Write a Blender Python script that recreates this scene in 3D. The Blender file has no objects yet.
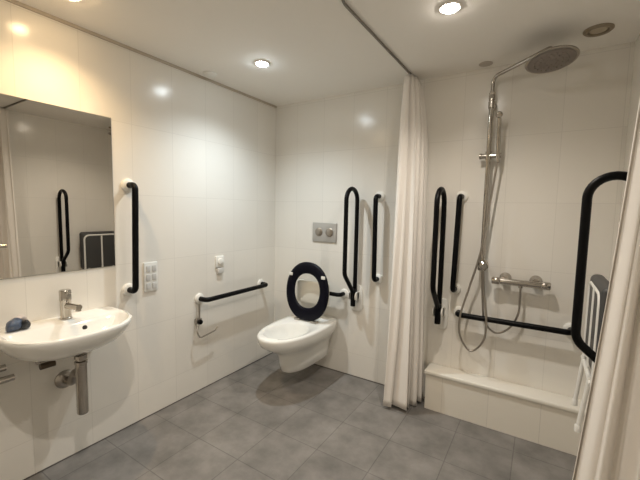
import bpy, bmesh, math, random
from mathutils import Vector, Matrix, Quaternion

random.seed(7)
PI = math.pi
S = bpy.context.scene
COL = S.collection
H, W, YF = 2.4, 2.57, -3.25        # ceiling height, right wall, wall behind the viewer

# ------------------------------------------------------------------ helpers
def V(*a): return Vector(a)

def link(name, bm, mat, parent=None, smooth=True, angle=40, loc=None):
    me = bpy.data.meshes.new(name)
    bmesh.ops.recalc_face_normals(bm, faces=bm.faces)
    bm.to_mesh(me); bm.free()
    me.materials.append(mat)
    if smooth:
        me.polygons.foreach_set('use_smooth', [True] * len(me.polygons))
        me.set_sharp_from_angle(angle=math.radians(angle))
    o = bpy.data.objects.new(name, me)
    COL.objects.link(o)
    if parent is not None:
        o.parent = parent
        o.matrix_parent_inverse = Matrix.Translation(-parent.location)
    return o

def tag(o, label, cat, group=None):
    o['label'] = label; o['category'] = cat
    if group: o['group'] = group
    return o

def thing(name, label, cat, loc, group=None):
    o = bpy.data.objects.new(name, None); COL.objects.link(o)
    o.location = loc; o.empty_display_size = .05
    return tag(o, label, cat, group)

def struct(o):
    o['kind'] = 'structure'; return o

def box(bm, lo, hi, bev=0, seg=3):
    r = bmesh.ops.create_cube(bm, size=1)
    vs = r['verts']
    for v in vs:
        v.co = Vector([(lo[i] + hi[i]) / 2 + v.co[i] * (hi[i] - lo[i]) for i in range(3)])
    if bev:
        es = list({e for v in vs for e in v.link_edges})
        bmesh.ops.bevel(bm, geom=es, offset=bev, segments=seg, profile=.5, affect='EDGES')
    return bm

def loft(bm, rings, cap0=True, cap1=True, close=True):
    vr = [[bm.verts.new(p) for p in r] for r in rings]
    n = len(vr[0])
    for a, b in zip(vr, vr[1:]):
        for i in range(n if close else n - 1):
            j = (i + 1) % n
            bm.faces.new((a[i], a[j], b[j], b[i]))
    if close and cap0: bm.faces.new(list(reversed(vr[0])))
    if close and cap1: bm.faces.new(vr[-1])
    return vr

def lathe(bm, prof, origin, axis, n=28, cap0=True, cap1=True):
    """prof: list of (radius, height along axis)"""
    q = Vector((0, 0, 1)).rotation_difference(Vector(axis).normalized())
    o = Vector(origin)
    rings = []
    for r, h in prof:
        rings.append([o + q @ Vector((r * math.cos(2 * PI * i / n), r * math.sin(2 * PI * i / n), h)) for i in range(n)])
    loft(bm, rings, cap0, cap1)
    return bm

def fillet(pts, rad, seg=8):
    pts = [Vector(p) for p in pts]
    out = [pts[0]]
    for i in range(1, len(pts) - 1):
        p, a, b = pts[i], pts[i - 1], pts[i + 1]
        r = rad[i] if isinstance(rad, (list, tuple)) else rad
        u = (a - p).normalized(); v = (b - p).normalized()
        ang = u.angle(v)
        if r <= 0 or ang > PI - .01:
            out.append(p); continue
        d = min(r / math.tan(ang / 2), .49 * (a - p).length, .49 * (b - p).length)
        rr = d * math.tan(ang / 2)
        c = p + (u + v).normalized() * (rr / math.sin(ang / 2))
        s, e = p + u * d - c, p + v * d - c
        tot = s.angle(e); ax = s.cross(e).normalized()
        for k in range(seg + 1):
            out.append(c + Quaternion(ax, tot * k / seg) @ s)
    out.append(pts[-1])
    return out

def spline(pts, sub=10):
    P = [Vector(p) for p in pts]
    P = [P[0] * 2 - P[1]] + P + [P[-1] * 2 - P[-2]]
    out = []
    for i in range(1, len(P) - 2):
        for k in range(sub):
            t = k / sub
            p0, p1, p2, p3 = P[i - 1], P[i], P[i + 1], P[i + 2]
            out.append(.5 * ((2 * p1) + (p2 - p0) * t + (2 * p0 - 5 * p1 + 4 * p2 - p3) * t * t + (3 * p1 - p0 - 3 * p2 + p3) * t ** 3))
    out.append(P[-2])
    return out

def tube(bm, path, r, n=16, cap=True):
    path = [Vector(p) for p in path]
    t0 = (path[1] - path[0]).normalized()
    up = Vector((0, 0, 1)) if abs(t0.z) < .9 else Vector((0, 1, 0))
    nrm = t0.cross(up).normalized()
    rings = []
    for i, p in enumerate(path):
        if i == 0: t = t0
        elif i == len(path) - 1: t = (p - path[i - 1]).normalized()
        else: t = ((p - path[i - 1]).normalized() + (path[i + 1] - p).normalized()).normalized()
        nrm = (nrm - t * nrm.dot(t)).normalized()
        b = t.cross(nrm)
        rr = r[i] if isinstance(r, (list, tuple)) else r
        rings.append([p + (nrm * math.cos(2 * PI * k / n) + b * math.sin(2 * PI * k / n)) * rr for k in range(n)])
    loft(bm, rings, cap, cap)
    return bm

def NB(): return bmesh.new()

# ------------------------------------------------------------------ materials
def mat(name, col, rough=.5, metal=0, spec=.5, noise=0, nscale=20, bump=0, bscale=60, trans=None, coat=0, sheen=0):
    m = bpy.data.materials.new(name); m.use_nodes = True
    nt = m.node_tree; b = nt.nodes['Principled BSDF']
    b.inputs['Base Color'].default_value = (*col, 1)
    b.inputs['Roughness'].default_value = rough
    b.inputs['Metallic'].default_value = metal
    b.inputs['Specular IOR Level'].default_value = spec
    b.inputs['Coat Weight'].default_value = coat
    b.inputs['Sheen Weight'].default_value = sheen
    tc = nt.nodes.new('ShaderNodeTexCoord')
    nz = nt.nodes.new('ShaderNodeTexNoise'); nz.inputs['Scale'].default_value = nscale; nz.inputs['Detail'].default_value = 4
    nt.links.new(tc.outputs['Object'], nz.inputs['Vector'])
    mx = nt.nodes.new('ShaderNodeMix'); mx.data_type = 'RGBA'
    k = 1 - noise
    mx.inputs[6].default_value = (col[0] * k, col[1] * k, col[2] * k, 1)
    mx.inputs[7].default_value = (min(1, col[0] * (2 - k)), min(1, col[1] * (2 - k)), min(1, col[2] * (2 - k)), 1)
    nt.links.new(nz.outputs['Fac'], mx.inputs[0])
    nt.links.new(mx.outputs[2], b.inputs['Base Color'])
    if bump:
        n2 = nt.nodes.new('ShaderNodeTexNoise'); n2.inputs['Scale'].default_value = bscale
        nt.links.new(tc.outputs['Object'], n2.inputs['Vector'])
        bp = nt.nodes.new('ShaderNodeBump'); bp.inputs['Strength'].default_value = bump; bp.inputs['Distance'].default_value = .01
        nt.links.new(n2.outputs['Fac'], bp.inputs['Height'])
        nt.links.new(bp.outputs['Normal'], b.inputs['Normal'])
    return m

def tile_mat(name, axes, off, size, col, grout, rough, mortar=.0018, var=.02, bump=.15, noise=0, nscale=6, spec=.5, wav=.01):
    """tiles laid on the plane of two object axes, off = position of one joint"""
    m = bpy.data.materials.new(name); m.use_nodes = True
    nt = m.node_tree; N = nt.nodes; L = nt.links; b = N['Principled BSDF']
    tc = N.new('ShaderNodeTexCoord'); sp = N.new('ShaderNodeSeparateXYZ'); cb = N.new('ShaderNodeCombineXYZ')
    L.new(tc.outputs['Object'], sp.inputs[0])
    for k in range(2):
        ad = N.new('ShaderNodeMath'); ad.operation = 'SUBTRACT'; ad.inputs[1].default_value = off[k] - 20 * size[k]
        L.new(sp.outputs[axes[k]], ad.inputs[0]); L.new(ad.outputs[0], cb.inputs[k])
    br = N.new('ShaderNodeTexBrick')
    br.offset = 0; br.squash = 1
    br.inputs['Scale'].default_value = 1
    br.inputs['Brick Width'].default_value = size[0]; br.inputs['Row Height'].default_value = size[1]
    br.inputs['Mortar Size'].default_value = mortar; br.inputs['Mortar Smooth'].default_value = .3
    br.inputs['Bias'].default_value = 0
    c1 = [c * (1 - var) for c in col]; c2 = [c * (1 + var) for c in col]
    br.inputs['Color1'].default_value = (*c1, 1); br.inputs['Color2'].default_value = (*c2, 1)
    br.inputs['Mortar'].default_value = (*grout, 1)
    L.new(cb.outputs[0], br.inputs['Vector'])
    colout = br.outputs['Color']
    if noise:
        nz = N.new('ShaderNodeTexNoise'); nz.inputs['Scale'].default_value = nscale; nz.inputs['Detail'].default_value = 8; nz.inputs['Roughness'].default_value = .62
        L.new(tc.outputs['Object'], nz.inputs['Vector'])
        mr = N.new('ShaderNodeMapRange'); mr.inputs[1].default_value = .3; mr.inputs[2].default_value = .7
        mr.inputs[3].default_value = 1 - noise; mr.inputs[4].default_value = 1 + noise
        L.new(nz.outputs['Fac'], mr.inputs[0])
        mu = N.new('ShaderNodeVectorMath'); mu.operation = 'SCALE'
        L.new(colout, mu.inputs[0]); L.new(mr.outputs[0], mu.inputs['Scale'])
        colout = mu.outputs[0]
    L.new(colout, b.inputs['Base Color'])
    b.inputs['Roughness'].default_value = rough
    b.inputs['Specular IOR Level'].default_value = spec
    inv = N.new('ShaderNodeMath'); inv.operation = 'SUBTRACT'; inv.inputs[0].default_value = 1
    L.new(br.outputs['Fac'], inv.inputs[1])
    n2 = N.new('ShaderNodeTexNoise'); n2.inputs['Scale'].default_value = 7
    L.new(tc.outputs['Object'], n2.inputs['Vector'])
    b2 = N.new('ShaderNodeBump'); b2.inputs['Strength'].default_value = 1; b2.inputs['Distance'].default_value = wav
    L.new(n2.outputs['Fac'], b2.inputs['Height'])
    b1 = N.new('ShaderNodeBump'); b1.inputs['Strength'].default_value = bump; b1.inputs['Distance'].default_value = .002
    L.new(inv.outputs[0], b1.inputs['Height']); L.new(b2.outputs['Normal'], b1.inputs['Normal'])
    L.new(b1.outputs['Normal'], b.inputs['Normal'])
    return m

TILE = (.80, .773, .718); GROUT = (.71, .685, .635)
M_left = tile_mat('glossy cream wall tile side', (1, 2), (-.826, 1.07), (.285, .435), TILE, GROUT, .2, wav=.0006)
M_back = tile_mat('glossy cream wall tile end', (0, 2), (.828, 1.07), (.287, .435), TILE, GROUT, .2, wav=.0006)
M_ledge = tile_mat('cream ledge tile', (0, 2), (1.965, .9), (.297, .9), (.79, .75, .67), (.66, .62, .56), .25, wav=.0006)
M_floor = tile_mat('grey slate floor tile', (0, 1), (.475, -1.29), (.332, .325), (.2, .188, .175), (.13, .123, .115), .5, mortar=.003, var=.07, bump=.3, noise=.3, nscale=5, spec=.4, wav=.002)
M_ceil = mat('white ceiling paint', (.90, .875, .83), .8, noise=.01)
M_white = mat('white ceramic', (.86, .86, .83), .08, coat=.3)
M_plast = mat('white plastic', (.8, .79, .75), .35)
M_blk = mat('black plastic coated tube', (.0015, .0015, .002), .4, spec=.15)
M_navy = mat('dark navy seat plastic', (.002, .002, .007), .4, spec=.15)
M_chrome = mat('chrome', (.5, .47, .43), .14, metal=1)
M_satin = mat('satin chrome', (.4, .37, .335), .3, metal=1)
M_head = mat('grey shower face', (.25, .22, .2), .4, metal=.5)
M_dark = mat('dark hole', (.01, .01, .01), .5)
M_curt = mat('white curtain fabric', (.84, .80, .75), .85, noise=.03, nscale=300, sheen=.2)
M_mirror = mat('mirror silver', (.68, .65, .60), .0, metal=1)
M_edge = mat('mirror edge', (.35, .35, .33), .3)
M_grey = mat('grey cushion vinyl', (.055, .055, .055), .5)
M_pad = mat('cream cushion vinyl', (.86, .84, .76), .4)
M_plate = mat('satin grey plate', (.5, .49, .47), .4, metal=.5)
M_solid = mat('white solid surface', (.8, .77, .7), .25)
M_blue = mat('blue wrapper', (.05, .075, .13), .35, noise=.6, nscale=40, bump=.5, bscale=60)
M_pale = mat('pale wrapper', (.55, .5, .48), .5)
M_btn = mat('grey switch rocker', (.6, .59, .57), .4)
M_water = mat('bowl water', (.45, .5, .52), .03)
M_trim = mat('pale lamp trim', (.85, .83, .79), .4)
M_unlit = mat('unlit lamp glass', (.5, .43, .32), .35)
# curtain lets a little light through
b = M_curt.node_tree.nodes['Principled BSDF']
b.inputs['Subsurface Weight'].default_value = 0.0

def lampmat(name, col, st):
    m = bpy.data.materials.new(name); m.use_nodes = True
    nt = m.node_tree; b = nt.nodes['Principled BSDF']
    b.inputs['Base Color'].default_value = (1, 1, 1, 1)
    b.inputs['Emission Color'].default_value = (*col, 1); b.inputs['Emission Strength'].default_value = st
    return m

# ------------------------------------------------------------------ setting
T = .12
def wall(name, lo, hi, m):
    bm = NB(); box(bm, lo, hi)
    return struct(link(name, bm, m, smooth=False))
wall('floor', (-T, YF - T, -T), (W + T, T, 0), M_floor)
wall('ceiling', (-T, YF - T, H), (W + T, T, H + T), M_ceil)
wall('wall_left', (-T, YF, 0), (0, 0, H), M_left)
wall('wall_right', (W, YF, 0), (W + T, 0, H), M_left)
wall('wall_back', (-T, 0, 0), (W + T, T, H), M_back)
wall('wall_front', (-T, YF - T, 0), (W + T, YF, H), M_back)
# thin sealant joints along the foot of the walls
M_seal = mat('dark sealant', (.1, .09, .08), .6)
bm = NB(); box(bm, (0.0002, YF, 0.0002), (.006, 0, .005)); struct(link('trim_1', bm, M_seal, smooth=False))
bm = NB(); box(bm, (.007, -.006, .0002), (1.54, -.0002, .005)); struct(link('trim_2', bm, M_seal, smooth=False))

M_shade = mat('taupe painted shade', (.5, .44, .36), .7)  # painted shade: strip darkens the top of the left wall like a shadow line
bm = NB(); box(bm, (.0003, YF, H - .016), (.010, -.0003, H - .0003)); struct(link('shade_strip', bm, M_shade, smooth=False))

# ------------------------------------------------------------------ lamps
def downlight(x, y, label, col, power, lit=True, r=.036, spread=165, em=60):
    t = thing('recessed_downlight', label, 'ceiling light', (x, y, H), 'recessed ceiling downlights')
    bm = NB()
    lathe(bm, [(r + .016, -.0003), (r + .016, -.004), (r + .010, -.008), (r + .002, -.006), (r, -.0004)], (x, y, H), (0, 0, 1), 32, True, False)
    link('trim_ring', bm, M_trim, t)
    bm = NB()
    lathe(bm, [(r - .001, -.0015), (r * .96, -.008), (r * .8, -.015), (r * .4, -.021), (.001, -.022)], (x, y, H), (0, 0, 1), 28)
    link('lamp_lens', bm, lampmat('lamp glow', col, em) if lit else M_unlit, t)
    if lit:
        L = bpy.data.lights.new('downlight beam', 'SPOT')
        L.energy = power; L.color = col; L.spot_size = math.radians(spread); L.spot_blend = 1; L.shadow_soft_size = .018
        o = bpy.data.objects.new('downlight_beam', L); COL.objects.link(o)
        o.parent = t; o.location = (0, 0, -.03)
    return t
COOL = (.85, .95, 1.0); NEUT = (1.0, .91, .80); WARM = (1.0, .70, .38)
downlight(.554, -.817, 'lit recessed ceiling downlight nearest the toilet corner', COOL, 34, spread=138)
downlight(1.764, -.857, 'lit recessed ceiling downlight on the shower side of the curtain track', NEUT, 30, spread=140)
downlight(.30, -1.84, 'lit warm ceiling downlight above the wash basin, cut by photo top edge', WARM, 20, spread=138)
downlight(1.35, -2.2, 'added unseen ceiling downlight behind the viewer, lighting the near curtain', NEUT, 32, spread=150)  # added lamp out of view, brightens the near curtain
# unlit round fitting above the shower
t = thing('ceiling_vent', 'round unlit recessed fitting in the ceiling above the shower head', 'ceiling vent', (2.38, -.262, H))
bm = NB(); lathe(bm, [(.066, -.0003), (.066, -.005), (.058, -.012), (.046, -.011), (.043, -.0004)], (2.38, -.262, H), (0, 0, 1), 36, True, False)
link('outer_ring', bm, mat('dull ring', (.33, .28, .21), .5, metal=.4), t)
bm = NB(); lathe(bm, [(.04, -.001), (.036, -.006), (.001, -.007)], (2.38, -.262, H), (0, 0, 1), 32)
link('centre_disc', bm, M_unlit, t)
bm = NB(); lathe(bm, [(.042, -.0004), (.042, -.003), (.02, -.006), (.001, -.006)], (1.822, -.085, H), (0, 0, 1), 28)
tag(link('ceiling_rose', bm, mat('beige cap', (.5, .45, .4), .5)), 'small round beige cap on the ceiling above the shower riser', 'ceiling cap')
bm = NB(); lathe(bm, [(.05, -.0004), (.05, -.008), (.042, -.016), (.02, -.02), (.001, -.02)], (.1, -.867, H), (0, 0, 1), 32)
tag(link('ceiling_switch', bm, M_plast), 'small round white ceiling cap beside the left wall top', 'ceiling cap')

# ------------------------------------------------------------------ mirror
t = thing('bathroom_mirror', 'frameless rectangular mirror on the left wall above the wash basin', 'mirror', (0, -1.84, 1.067))
bm = NB(); box(bm, (.0008, -2.165, 1.067), (.0055, -1.522, 1.951)); link('backing_edge', bm, M_edge, t, smooth=False)
bm = NB(); box(bm, (.0056, -2.163, 1.069), (.0062, -1.524, 1.949)); link('mirror_glass', bm, M_mirror, t, smooth=False)

# ------------------------------------------------------------------ rails
R = .0185
FL = [(.040, .0006), (.040, .006), (.036, .013), (.026, .017), (.0, .017)]
def flange(p, axis, parent):
    bm = NB(); lathe(bm, [(.041, .0006), (.041, .008), (.037, .015), (.027, .019), (R + .001, .021)], p, axis, 30)
    return link('flange', bm, M_plast, parent)
def grab_rail(a, b, axis, out, label, fl=True, r=R):
    """bar from wall point a to wall point b standing out along axis"""
    ax = Vector(axis)
    a, b = Vector(a), Vector(b)
    t = thing('grab_rail', label, 'grab rail', (a + b) / 2, 'black wall grab rails')
    d = (b - a).normalized()
    p = fillet([a + ax * .021, a + ax * out, b + ax * out, b + ax * .021], .045, 10)
    bm = NB(); tube(bm, p, r, 18); link('rail_bar', bm, M_blk, t)
    flange(a, axis, t); flange(b, axis, t)
    return t
grab_rail((0, -1.432, 1.562), (0, -1.446, .905), (1, 0, 0), .085, 'upright black grab rail on the left wall between mirror and white switch plate')
grab_rail((0, -.905, .735), (0, -.21, .735), (1, 0, 0), .09, 'level black grab rail on the left wall above the paper holder')
grab_rail((1.085, 0, 1.55), (1.092, 0, .882), (0, -1, 0), .088, 'upright black grab rail on the back wall just left of the gathered curtain')
grab_rail((1.706, 0, 1.546), (1.692, 0, .884), (0, -1, 0), .088, 'upright black grab rail on the back wall between folded shower rail and riser')
grab_rail((1.729, 0, .718), (2.388, 0, .722), (0, -1, 0), .085, 'long level black grab rail low on the back wall under the shower valve')

def drop_rail(base, axis, label, outer, inner, z0, zb, ztop):
    """hinged rail folded up against the wall; base = wall point at floor level, axis out of the wall"""
    ax = Vector(axis); B = Vector(base); Z = Vector((0, 0, 1))
    t = thing('folding_grab_rail', label, 'folding rail', B + Z * z0, 'hinged drop-down rails folded upright')
    r = (outer - inner) / 2
    mid = (outer + inner) / 2 - .02
    pth = [B + ax * mid * .9 + Z * (z0 - .07), B + ax * mid * .95 + Z * (z0 + .05)]
    # outer leg sweeps from the hinge out, up, over the top and down to the hinge
    path = fillet([B + ax * (inner + .03) + Z * (z0 + .03), B + ax * outer + Z * (z0 + zb), B + ax * outer + Z * (ztop - r)], .08, 8)
    c = B + ax * (outer - r) + Z * (ztop - r)
    for k in range(1, 17):
        a = PI * k / 16
        path.append(c + ax * r * math.cos(a) + Z * r * math.sin(a))
    path.append(B + ax * inner + Z * (z0 + .02))
    bm = NB(); tube(bm, path, R - .001, 18); link('rail_loop', bm, M_blk, t)
    bm = NB(); tube(bm, [B + ax * (inner + .03) + Z * (z0 + .06), B + ax * (inner + .028) + Z * (z0 - .085)], .021, 18); link('hinge_arm', bm, M_blk, t)
    side = ax.cross(Z)
    # back plate on the wall
    bm = NB()
    rings = []
    def plate(h, w, l):
        out = []
        n = 32
        for i in range(n):
            a = 2 * PI * i / n
            x = math.copysign(abs(math.cos(a)) ** .5, math.cos(a)) * w
            y = math.copysign(abs(math.sin(a)) ** .5, math.sin(a)) * l
            out.append(B + ax * h + side * x + Z * (z0 - .03 + y))
        return out
    loft(bm, [plate(.0006, .055, .115), plate(.012, .055, .115), plate(.018, .048, .108)])
    link('wall_plate', bm, M_plast, t)
    for s in (-1, 1):
        bm = NB()
        o0 = B + side * (s * .031) + Z * (z0)
        n = []
        lathe(bm, [(.0, -.004), (.036, -.004), (.036, .004), (.0, .004)], o0 + ax * (inner + .022), side, 24)
        box2 = [(.0185, -.034), (.0185, .034)]
        c0 = o0 + ax * (inner + .02) / 2 + ax * .009
        ex = abs(ax.x), abs(ax.y)
        hx = (inner + .02) / 2 - .009
        lo = c0 - Vector((abs(ax.x) * hx + abs(side.x) * .004, abs(ax.y) * hx + abs(side.y) * .004, .034))
        hi = c0 + Vector((abs(ax.x) * hx + abs(side.x) * .004, abs(ax.y) * hx + abs(side.y) * .004, .034))
        box(bm, lo, hi)
        link('hinge_cheek', bm, M_plast, t)
    return t
drop_rail((.905, 0, 0), (0, -1, 0), 'black hinged drop-down rail folded up beside the toilet and flush plate', .235, .045, .725, .2, 1.605)
drop_rail((1.60, 0, 0), (0, -1, 0), 'black hinged drop-down rail folded up on the shower wall right of the gathered curtain', .268, .065, .715, .2, 1.59)
drop_rail((W, -.835, 0), (-1, 0, 0), 'large near black hinged rail folded up on the right wall beside the curtain', .225, .045, .745, .16, 1.592)

# ------------------------------------------------------------------ basin
t = thing('wash_basin', 'white ceramic wall-hung wash basin under the mirror', 'wash basin', (0, -1.845, .6))
def dshape(z, depth, hw, back=.0008, n=64, cy=-1.845, p=2.5, xs=0):
    out = []
    for i in range(n):
        a = 2 * PI * i / n
        c, s = math.cos(a), math.sin(a)
        y = cy + hw * math.copysign(abs(s) ** (2 / p), s)
        x = back + (depth - back) * (.5 + .5 * math.copysign(abs(c) ** (2 / (p if c > 0 else 5)), c))
        out.append(Vector((x, y, z)))
    return out
def basin_out(z, depth, hw, back=.0008):
    # back edge straight along the wall, front a flat arc
    out = []; cy = -1.845; n = 64
    for i in range(n):
        u = i / (n - 1)
        if i < 44:                               # front arc from right to left
            a = PI * (i / 43)
            s = math.copysign(abs(math.cos(a)) ** .8, math.cos(a))
            x = back + .11 * depth / .43 + (depth - back - .11 * depth / .43) * (abs(math.sin(a)) ** .75)
            out.append(Vector((x, cy + hw * s, z)))
        else:
            k = (i - 43) / (n - 43 )
            # side down to wall, along the wall and back
            L = [Vector((back + .11 * depth / .43, cy - hw, z)), Vector((back, cy - hw * .97, z)), Vector((back, cy + hw * .97, z)), Vector((back + .11 * depth / .43, cy + hw, z))]
            if k < .15: q = L[0].lerp(L[1], k / .15)
            elif k < .85: q = L[1].lerp(L[2], (k - .15) / .7)
            else: q = L[2].lerp(L[3], (k - .85) / .15)
            out.append(q)
    return out
def basin_in(z, depth, hw, back):
    pts = basin_out(z, depth, hw, back)
    return pts
bm = NB()
rings = [basin_out(.655, .17, .09), basin_out(.665, .22, .13), basin_out(.69, .29, .19), basin_out(.72, .345, .235), basin_out(.755, .385, .262),
         basin_out(.785, .405, .277), basin_out(.805, .413, .285), basin_out(.818, .415, .287), basin_out(.8255, .410, .283), basin_out(.827, .401, .276),
         basin_out(.824, .390, .266, .125), basin_out(.815, .382, .258, .135), basin_out(.78, .362, .238, .148), basin_out(.74, .33, .205, .165), basin_out(.712, .285, .15, .19), basin_out(.705, .25, .05, .22)]
loft(bm, rings)
link('bowl', bm, M_white, t, angle=60)
bm = NB(); lathe(bm, [(.0125, -.012), (.0125, .002), (.001, .003)], (.1485, -1.766, .776), (1, 0, .3), 20); link('overflow_hole', bm, M_dark, t)
bm = NB(); lathe(bm, [(.024, 0), (.024, .003), (.015, .005), (.001, .004)], (.235, -1.845, .706), (0, 0, 1), 24); link('drain', bm, M_satin, t)

t = thing('basin_tap', 'short chrome mixer tap standing on the rear rim of the basin', 'tap', (.075, -1.822, .8275))
bm = NB(); lathe(bm, [(.029, .0), (.029, .006), (.0255, .01), (.0255, .098), (.0265, .1)], (.075, -1.822, .8277), (0, 0, 1), 28); link('tap_body', bm, M_chrome, t)
bm = NB(); tube(bm, [(.085, -1.822, .897), (.15, -1.818, .904), (.205, -1.812, .906)], [.016, .015, .0155], 18); tube(bm, [(.194, -1.812, .904), (.194, -1.812, .886)], .013, 16); link('spout', bm, M_chrome, t)
bm = NB(); lathe(bm, [(.0265, 0), (.0275, .004), (.0275, .05), (.024, .055)], (.075, -1.822, .9285), (0, 0, 1), 28)
box(bm, (.08, -1.832, .968), (.125, -1.812, .977), .003); link('tap_lever', bm, M_chrome, t)

t = thing('bottle_trap', 'chrome waste trap hanging under the basin with elbow into the wall', 'waste trap', (.17, -1.812, .35))
bm = NB(); lathe(bm, [(.024, 0), (.027, .006), (.027, .27), (.03, .272), (.03, .285), (.024, .288)], (.2, -1.812, .335), (0, 0, 1), 26); link('trap_bottle', bm, M_chrome, t)
bm = NB(); tube(bm, [(.2, -1.812, .62), (.2, -1.812, .654)], .019, 20); lathe(bm, [(.03, 0), (.03, .018)], (.2, -1.812, .634), (0, 0, 1), 24); link('inlet_pipe', bm, M_chrome, t)
bm = NB(); tube(bm, fillet([(.175, -1.812, .54), (.12, -1.812, .54), (.09, -1.812, .47), (.03, -1.812, .465), (.0008, -1.812, .465)], .04), .021, 18); link('outlet_pipe', bm, M_satin, t)
bm = NB(); lathe(bm, [(.05, .0006), (.05, .006), (.036, .02), (.024, .024)], (0, -1.812, .465), (1, 0, 0), 28); link('wall_rose', bm, M_satin, t)
t = thing('isolation_valve', 'small dark pipe valve under the basin left of its waste trap', 'pipe valve', (.1, -1.92, .6))
bm = NB(); tube(bm, [(.0008, -1.92, .61), (.09, -1.92, .61)], .0085, 12); link('supply_pipe', bm, M_chrome, t)
bm = NB(); lathe(bm, [(.022, .0006), (.022, .004), (.012, .007)], (0, -1.92, .61), (1, 0, 0), 18); link('wall_mount', bm, M_chrome, t)
bm = NB(); tube(bm, [(.09, -1.952, .61), (.09, -1.888, .61)], .016, 12); link('valve_body', bm, mat('dark brass', (.1, .075, .05), .4, metal=.7), t)

# crumpled blue thing on the rim
t = thing('crumpled_wrapper', 'small crumpled blue and black wrapper on the left end of the basin rim', 'wrapper', (.075, -2.05, .828))
def lump(name, c, s, seed, m, amp=.3):
    bm = NB(); bmesh.ops.create_icosphere(bm, subdivisions=4, radius=1)
    rr = random.Random(seed)
    dirs = [(Vector((rr.uniform(-1, 1), rr.uniform(-1, 1), rr.uniform(-1, 1))).normalized(), rr.uniform(2, 7), rr.uniform(0, 6)) for _ in range(9)]
    for v in bm.verts:
        d = v.co.normalized()
        k = 1 + amp * sum(math.sin(f * d.dot(w) + p) for w, f, p in dirs) / 5
        v.co = Vector((d.x * s[0] * k, d.y * s[1] * k, max(d.z * s[2] * k, -s[2] * .75)))
    for v in bm.verts: v.co += Vector(c)
    return link(name, bm, m, t, angle=80)
lump('blue_film', (.085, -2.045, .828 + .024), (.036, .034, .031), 3, M_blue)
lump('black_print', (.095, -2.008, .828 + .02), (.027, .022, .024), 9, mat('black wrapper', (.015, .018, .022), .35))
lump('pale_fold', (.065, -2.02, .828 + .046), (.018, .028, .016), 5, M_pale)

# ------------------------------------------------------------------ left wall bits
t = thing('switch_plate', 'tall white switch plate on left wall, right of the upright grab rail', 'switch plate', (0, -1.297, .965))
bm = NB(); box(bm, (.0008, -1.345, .868), (.014, -1.25, 1.063), .004); link('face_plate', bm, M_plast, t)
for k in range(3):
    for j in range(2):
        bm = NB(); y = -1.318 + .042 * j; z = .905 + .058 * k
        box(bm, (.0142, y - .014, z - .02), (.0185, y + .014, z + .02), .0015); link('rocker', bm, M_btn, t)
t = thing('call_button', 'small square white button plate on the left wall above the level grab rail', 'call button', (0, -.704, .97))
bm = NB(); box(bm, (.0008, -.748, .955), (.016, -.66, 1.045), .005); link('mounting_plate', bm, M_plast, t)
bm = NB(); lathe(bm, [(.028, 0), (.028, .012), (.018, .018), (.001, .019)], (.0162, -.704, 1.0), (1, 0, 0), 26); link('push_button', bm, M_plast, t)
bm = NB(); box(bm, (.0008, -.733, .905), (.026, -.675, .95), .006); link('lower_block', bm, M_btn, t)
t = thing('paper_holder', 'empty chrome toilet paper holder below the level grab rail', 'paper holder', (0, -.92, .56))
bm = NB(); tube(bm, [(.03, -.925, .70), (.03, -.925, .57)], .006, 10); box(bm, (.0008, -.95, .545), (.03, -.90, .585), .004); link('wall_mount', bm, M_satin, t)
bm = NB(); lathe(bm, [(.017, 0), (.02, .006), (.017, .02), (.001, .022)], (.03, -.925, .562), (1, 0, 0), 20); link('dark_cap', bm, M_blk, t)
bm = NB(); tube(bm, fillet([(.032, -.94, .55), (.05, -.965, .50), (.06, -.945, .445), (.06, -.80, .465), (.06, -.775, .49)], .025), .0055, 10); link('wire_arm', bm, M_chrome, t)
# chrome pieces cut by the photo's left edge
t = thing('towel_rail', 'chrome double towel rail on left wall below basin, cut by the photo left edge', 'towel rail', (0, -2.3, .6))
for dx, dz, ye in ((.085, -.006, -2.055), (.05, .04, -2.075)):
    bm = NB(); tube(bm, fillet([(dx, ye, .605 + dz), (dx, -2.62, .605 + dz), (.0008, -2.62, .605 + dz)], .03), .016, 16); link('rail_bar', bm, M_chrome, t)
bm = NB(); box(bm, (.0008, -2.2, .56), (.1, -2.17, .65), .004); link('bracket', bm, M_chrome, t)
t = thing('chrome_lever', 'chrome lever end in front of the mirror at the photo left edge', 'lever', (0, -2.25, 1.235))
bm = NB(); tube(bm, fillet([(.0008, -2.3, 1.235), (.1, -2.3, 1.235), (.1, -2.062, 1.235)], .03), .0135, 16); link('lever_arm', bm, M_satin, t)
bm = NB(); lathe(bm, [(.03, .0006), (.03, .006), (.02, .012)], (0, -2.3, 1.235), (1, 0, 0), 24); link('wall_rose', bm, M_satin, t)

# ------------------------------------------------------------------ toilet
TX = .55
def egg(z, yf, hw, yb=-.0012, n=64, pr=2.2, sq=5, split=.55):
    """outline: rounded nose at yf, squarer tail at yb"""
    ym = yf + (yb - yf) * split
    out = []
    for i in range(n):
        a = 2 * PI * i / n
        c, s = math.cos(a), math.sin(a)
        if c >= 0:
            y = ym + (yf - ym) * abs(c) ** (2 / pr); x = hw * math.copysign(abs(s) ** (2 / pr), s)
        else:
            y = ym + (yb - ym) * abs(c) ** (2 / sq); x = hw * math.copysign(abs(s) ** (2 / sq), s)
        out.append(Vector((TX + x, y, z)))
    return out
def oval(z, yf, yb, hw, n=64):
    ym = (yf + yb) / 2; out = []
    for i in range(n):
        a = 2 * PI * i / n
        out.append(Vector((TX + hw * math.sin(a), ym + (yf - ym) * math.cos(a), z)))
    return out
t = thing('toilet', 'white wall-hung toilet with its dark seat ring raised', 'toilet', (TX, -.3, .15))
bm = NB()
RZ = .485
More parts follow.
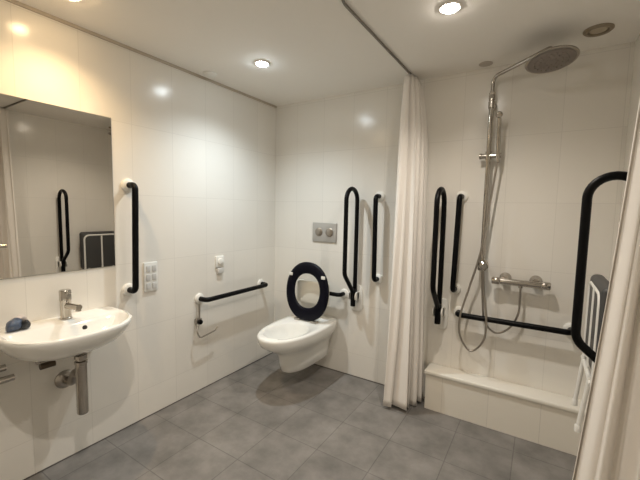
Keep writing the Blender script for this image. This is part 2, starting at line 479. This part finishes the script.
rings = [egg(.135, -.48, .075), egg(.139, -.515, .098), egg(.155, -.54, .112), egg(.22, -.558, .12), egg(.285, -.572, .128), egg(.32, -.60, .145), egg(.35, -.66, .168),
         egg(.375, -.705, .186), egg(.405, -.750, .206), egg(.435, -.768, .213), egg(RZ - .02, -.776, .217), egg(RZ - .007, -.774, .216), egg(RZ, -.764, .208),
         oval(RZ, -.722, -.30, .164), oval(RZ - .012, -.714, -.31, .154), oval(RZ - .05, -.69, -.32, .138), oval(RZ - .11, -.63, -.34, .115), oval(RZ - .17, -.53, -.37, .07)]
loft(bm, rings)
link('bowl', bm, M_white, t, angle=55)
bm = NB()
loft(bm, [oval(RZ - .139, -.58, -.36, .09), oval(RZ - .1385, -.57, -.365, .085)])
link('water', bm, M_water, t)
# seat ring, nearly upright
SY, SZ = -.235, .492
lean = math.radians(4)
def ring(hw, z0, z1, off, n=64):
    zm = (z0 + z1) / 2; out = []
    for i in range(n):
        a = 2 * PI * i / n
        c, s = math.cos(a), math.sin(a)
        zz = zm + (z1 - z0) / 2 * math.copysign(abs(c) ** .95, c)
        xx = hw * math.copysign(abs(s) ** .9, s)
        out.append(Vector((TX - .005 + xx, SY + off + zz * math.tan(lean), SZ + zz)))
    return out
bm = NB()
o = [ring(.208, .004, .49, -.0), ring(.216, -.002, .498, -.008), ring(.212, .002, .494, -.02), ring(.195, .02, .476, -.027),
     ring(.15, .09, .42, -.026), ring(.132, .105, .402, -.018), ring(.128, .108, .399, -.008), ring(.134, .103, .404, 0)]
o.append(o[0])
loft(bm, o, False, False); bmesh.ops.remove_doubles(bm, verts=bm.verts, dist=1e-5)
seat = link('seat', bm, M_navy, t, angle=50)
for s, zz in ((-1, .385), (1, .385)):
    bm = NB(); box(bm, (TX - .005 + s * .165 - .018, SY - .036 + zz * math.tan(lean), SZ + zz - .013), (TX - .005 + s * .165 + .018, SY - .024 + zz * math.tan(lean), SZ + zz + .013), .004)
    bo = link('buffer', bm, M_plast, seat)
    bo.matrix_parent_inverse = Matrix()
for s in (-1, 1):
    bm = NB(); box(bm, (TX + s * .085 - .03, SY - .03, RZ + .0005), (TX + s * .085 + .03, SY + .014, RZ + .02), .005); link('hinge', bm, M_chrome, t)

t = thing('flush_plate', 'satin grey flush plate with two round buttons above the toilet', 'flush plate', (.57, 0, 1.235))
bm = NB(); box(bm, (.447, -.013, 1.15), (.695, -.0008, 1.32), .004); link('mounting_plate', bm, M_plate, t)
for dx in (-.055, .055):
    bm = NB(); lathe(bm, [(.038, 0), (.038, .004), (.034, .007), (.001, .0065)], (.571 + dx, -.0131, 1.237), (0, -1, 0), 30); link('flush_button', bm, M_satin, t)

t = thing('back_rest', 'cream padded back rest on short black rail behind the raised toilet seat', 'back rest', (.56, 0, .7))
bm = NB(); tube(bm, fillet([(.355, -.021, .715), (.355, -.085, .715), (.785, -.085, .715), (.785, -.021, .715)], .04, 8), R - .001, 18); link('rail_bar', bm, M_blk, t)
flange((.355, 0, .715), (0, -1, 0), t); flange((.785, 0, .715), (0, -1, 0), t)
bm = NB(); box(bm, (.38, -.15, .61), (.70, -.105, .81), .014, 4); link('cushion', bm, M_pad, t)

# ------------------------------------------------------------------ shower
t = thing('shower_ledge', 'low tiled ledge with white top along the shower back wall', 'ledge', (2.05, 0, 0))
bm = NB(); box(bm, (1.55, -.148, .0006), (W - .001, -.0008, .262)); link('tiled_front', bm, M_ledge, t, smooth=False)
bm = NB(); box(bm, (1.54, -.162, .2625), (W - .001, -.0008, .292), .009, 3); link('top_slab', bm, M_solid, t)

SX = 1.868
t = thing('shower_set', 'chrome riser shower with overhead rose, hand shower and looping hoses', 'shower', (SX, 0, 1.05))
bm = NB(); tube(bm, [(SX, -.06, 1.1), (SX, -.06, 2.225)], .0155, 16); link('riser_pipe', bm, M_chrome, t)
hc = Vector((2.18, -.305, 2.262))
bm = NB(); tube(bm, fillet([(SX, -.06, 2.225), (SX, -.06, 2.315), tuple(hc + Vector((0, 0, .078))), tuple(hc + Vector((0, 0, .02)))], [0, .05, .018, 0], 8), .0115, 16)
link('overhead_arm', bm, M_chrome, t)
bm = NB(); lathe(bm, [(.019, 0), (.02, .03), (.017, .035), (.02, .045), (.016, .05)], (SX, -.06, 2.17), (0, 0, 1), 20)
tube(bm, [(SX, -.0008, 2.14), (SX, -.06, 2.14)], .013, 14); lathe(bm, [(.026, .0006), (.026, .01), (.015, .014)], (SX, 0, 2.14), (0, -1, 0), 20); lathe(bm, [(.021, 0), (.021, .04)], (SX, -.06, 2.12), (0, 0, 1), 20)
link('upper_mount', bm, M_chrome, t)
def tilt(bm):
    bmesh.ops.rotate(bm, verts=bm.verts, cent=hc + Vector((0, 0, .03)), matrix=Matrix.Rotation(math.radians(-10), 3, Vector((.8, .55, 0)).normalized()))
bm = NB(); lathe(bm, [(.001, .0), (.1, .0), (.123, .002), (.126, .006), (.124, .011), (.09, .016), (.03, .022), (.022, .034), (.001, .036)], hc, (0, 0, 1), 48)
tilt(bm); hd = link('shower_head', bm, M_satin, t)
bm = NB(); lathe(bm, [(.113, -.0005), (.109, -.003), (.001, -.003)], hc, (0, 0, 1), 40)
for rr, nn in ((.03, 8), (.055, 14), (.08, 20)):
    for k in range(nn):
        a = 2 * PI * k / nn
        lathe(bm, [(.004, 0), (.0025, -.004)], hc + Vector((rr * math.cos(a), rr * math.sin(a), -.003)), (0, 0, 1), 6)
tilt(bm); nz = link('nozzle_face', bm, M_head, hd); nz.matrix_parent_inverse = Matrix()
# slide bracket with the hand shower
bm = NB(); tube(bm, [(SX - .045, -.06, 1.81), (SX + .075, -.062, 1.81)], .0165, 16); tube(bm, [(SX, -.06, 1.785), (SX, -.06, 1.84)], .02, 16); lathe(bm, [(.019, 0), (.02, .01), (.014, .02)], (SX - .055, -.06, 1.81), (1, 0, 0), 16); link('slide_bracket', bm, M_chrome, t)
bm = NB(); tube(bm, [(SX + .058, -.085, 1.765), (SX + .058, -.088, 1.86), (SX + .056, -.095, 2.0), (SX + .054, -.1, 2.06)], [.011, .0135, .0125, .011], 14)
lathe(bm, [(.001, .0), (.02, .0), (.021, .01), (.014, .02), (.001, .021)], (SX + .054, -.105, 2.06), (0, -1, -.1), 18)
link('hand_shower', bm, M_chrome, t)
bm = NB(); lathe(bm, [(.025, 0), (.028, .006), (.028, .07), (.02, .078)], (SX, -.06, 1.045), (0, 0, 1), 20)
tube(bm, [(SX, -.0008, 1.085), (SX, -.085, 1.085)], .016, 14); lathe(bm, [(.03, .0006), (.03, .008), (.018, .012)], (SX, 0, 1.085), (0, -1, 0), 20)
lathe(bm, [(.026, 0), (.029, .008), (.029, .034), (.02, .042)], (SX + .004, -.082, 1.085), (.5, -1, 0), 18)
link('diverter', bm, M_chrome, t)
bm = NB(); tube(bm, spline([(2.104, -.066, .9548), (2.104, -.066, .88), (2.1, -.064, .78), (2.055, -.05, .675), (1.975, -.045, .625), (1.905, -.05, .69), (1.884, -.056, .84), (SX + .003, -.06, 1.048)], 8), .0068, 10); link('supply_hose', bm, M_satin, t)
bm = NB(); tube(bm, spline([(SX + .012, -.075, 1.05), (1.892, -.075, .9), (1.922, -.122, .72), (1.912, -.128, .58), (1.836, -.125, .492), (1.765, -.122, .58), (1.757, -.12, .72), (1.80, -.09, .92), (1.836, -.1, 1.06), (1.864, -.1, 1.2), (1.886, -.09, 1.4), (1.908, -.085, 1.6), (SX + .058, -.085, 1.765)], 10), .0068, 10); link('hand_hose', bm, M_satin, t)

t = thing('mixer_valve', 'chrome bar mixer valve on the shower wall right of the riser', 'shower valve', (2.1, 0, .98))
bm = NB(); tube(bm, [(1.985, -.066, .987), (2.215, -.066, .987)], .021, 22); lathe(bm, [(.013, 0), (.013, .03)], (2.104, -.066, .956), (0, 0, 1), 16); link('valve_body', bm, M_chrome, t)
for x0, sgn in ((1.982, -1), (2.218, 1)):
    bm = NB(); lathe(bm, [(.0225, 0), (.025, .004), (.025, .042), (.02, .048)], (x0, -.066, .987), (sgn, 0, 0), 24); link('knob', bm, M_chrome, t)
for x0 in (2.01, 2.185):
    bm = NB(); lathe(bm, [(.036, .0006), (.036, .012), (.022, .03), (.02, .05)], (x0, 0, 1.002), (0, -1, 0), 24); link('wall_union', bm, M_chrome, t)

# fold-up seat on the right wall
t = thing('shower_bench', 'grey padded shower seat folded up on the right wall behind the near rail', 'shower seat', (W, -.42, .7))
xs = 2.425
y0, y1, zb, zt = -.66, -.2, .66, 1.1
bm = NB(); box(bm, (2.44, y0, zb), (2.505, y1, zt + .012), .028, 4); link('cushion', bm, M_grey, t)
bm = NB(); tube(bm, fillet([(2.443, y0 + .035, zb - .02), (2.443, y0 + .035, zt - .03), (2.443, y1 - .035, zt - .03), (2.443, y1 - .035, zb - .02)], .05), .0105, 14)
tube(bm, [(2.443, (y0 + y1) / 2, zb), (2.443, (y0 + y1) / 2, zt - .03)], .0105, 12)
tube(bm, [(2.438, y0 + .035, zb - .02), (2.438, y1 - .035, zb - .02)], .0125, 12)
link('seat_frame', bm, M_plast, t)
for yy, xx in ((-.585, 2.412), (-.30, 2.418)):
    bm = NB(); tube(bm, [(2.436, yy, zb + .01), (xx - .008, yy - .01, .40)], .0105, 14); lathe(bm, [(.014, 0), (.014, .03), (.0105, .035)], (xx - .008, yy - .01, .383), (0, 0, 1), 16); link('leg', bm, M_plast, t)
    bm = NB(); box(bm, (2.5, yy - .03, .60), (W - .0008, yy + .03, .72), .006); tube(bm, [(2.45, yy, zb + .02), (2.51, yy, .66)], .0105, 12); link('hinge_bracket', bm, M_plast, t)

# ------------------------------------------------------------------ curtains
bm = NB(); 
pth = fillet([(1.352, -.002, H - .0068), (1.352, -1.3, H - .0068), (W - .002, -1.3, H - .0068)], .18, 12)
def sweep_rect(bm, path, w, h):
    rings = []
    for i, p in enumerate(path):
        a = path[max(i - 1, 0)]; c = path[min(i + 1, len(path) - 1)]
        tdir = (c - a).normalized(); s = Vector((tdir.y, -tdir.x, 0))
        rings.append([p + s * w / 2 + Vector((0, 0, h / 2)), p - s * w / 2 + Vector((0, 0, h / 2)), p - s * w / 2 - Vector((0, 0, h / 2)), p + s * w / 2 - Vector((0, 0, h / 2))])
    loft(bm, rings)
sweep_rect(bm, pth, .009, .012)
tag(link('curtain_track', bm, mat('grey track', (.2, .185, .16), .45, metal=.4), smooth=False), 'thin grey ceiling track carrying the two shower curtains', 'curtain track')

def curtain(label, fn, nu, nv, hem):
    bm = NB()
    grid = [[bm.verts.new(fn(i / nu, j / nv)) for i in range(nu + 1)] for j in range(nv + 1)]
    for j in range(nv):
        for i in range(nu):
            bm.faces.new((grid[j][i], grid[j][i + 1], grid[j + 1][i + 1], grid[j + 1][i]))
    bmesh.ops.recalc_face_normals(bm, faces=bm.faces)
    o = link('shower_curtain', bm, M_curt, None, angle=180)
    md = o.modifiers.new('thick', 'SOLIDIFY'); md.thickness = .0016; md.offset = 0
    return tag(o, label, 'shower curtain', 'white shower curtains')
def left_c(u, v):                       # v = 0 top, 1 bottom
    z = (H - .015) + (.028 - (H - .015)) * v
    g = min(1, v * 5) ** .6
    y_near = -.20 - .045 * g - .05 * v - .04 * v * v
    y_far = -.03
    y = y_far + (y_near - y_far) * u
    amp = .02 + .03 * g + .03 * v
    ph = 2 * PI * 5 * u + .4 * math.sin(3 * v)
    x = 1.352 + .035 * g + .02 * v - (.02 * g + .06 * v) * (u - .5) + amp * math.sin(ph) + .014 * math.sin(2.3 * ph + 2 * v)
    y += .016 * math.sin(2 * ph + 1) * g
    y = min(y, -.012)
    z += v ** 6 * (.012 * math.sin(PI * 3 * u) - .012)  + v ** 4 * .03 * max(0, u - .75) 
    return Vector((x, y, max(z, .012)))
curtain('white shower curtain gathered at the back wall between toilet and shower', left_c, 130, 50, 0)
def right_c(u, v):
    z = (H - .015) + (.03 - (H - .015)) * v
    x0 = 2.428 - .075 * v - .075 * v * v
    x1 = W - .016
    x = x0 + (x1 - x0) * u
    amp = .018 + .010 * v ** .6
    ph = 2 * PI * 2.5 * u + .35 * math.sin(2.5 * v) + .6
    y = -1.3 + amp * math.sin(ph) + .010 * math.sin(2.7 * ph + 3 * v) - .07 * u
    x += .006 * math.sin(2 * ph) * (1 - u)
    return Vector((x, y, z))
curtain('white shower curtain hanging nearest the viewer at the photo right edge', right_c, 120, 50, 0)

# ------------------------------------------------------------------ camera, world, output
cd = bpy.data.cameras.new('camera'); cam = bpy.data.objects.new('camera', cd); COL.objects.link(cam)
f, yaw, pitch, roll = 349.845, .564011, -.0861094, .0199733
cd.sensor_fit = 'HORIZONTAL'; cd.sensor_width = 36; cd.lens = 36 * f / 640
cd.clip_start = .02
cy, sy = math.cos(yaw), math.sin(yaw)
fw = Vector((-sy * math.cos(pitch), cy * math.cos(pitch), math.sin(pitch)))
r0 = Vector((cy, sy, 0)); u0 = r0.cross(fw)
rt = r0 * math.cos(roll) + u0 * math.sin(roll); up = rt.cross(fw)
m = Matrix(((rt.x, up.x, -fw.x), (rt.y, up.y, -fw.y), (rt.z, up.z, -fw.z)))
cam.matrix_world = Matrix.Translation((2.194819, -2.645494, 1.433721)) @ m.to_4x4()
S.camera = cam
w = bpy.data.worlds.new('world'); w.use_nodes = True
w.node_tree.nodes['Background'].inputs['Color'].default_value = (.5, .5, .5, 1)
w.node_tree.nodes['Background'].inputs['Strength'].default_value = .05
S.world = w
S.view_settings.view_transform = 'Standard'; S.view_settings.look = 'None'
S.view_settings.exposure = .8; S.view_settings.gamma = 1
S.view_settings.use_curve_mapping = False
S.cycles.max_bounces = 10; S.cycles.diffuse_bounces = 6; S.cycles.caustics_reflective = False
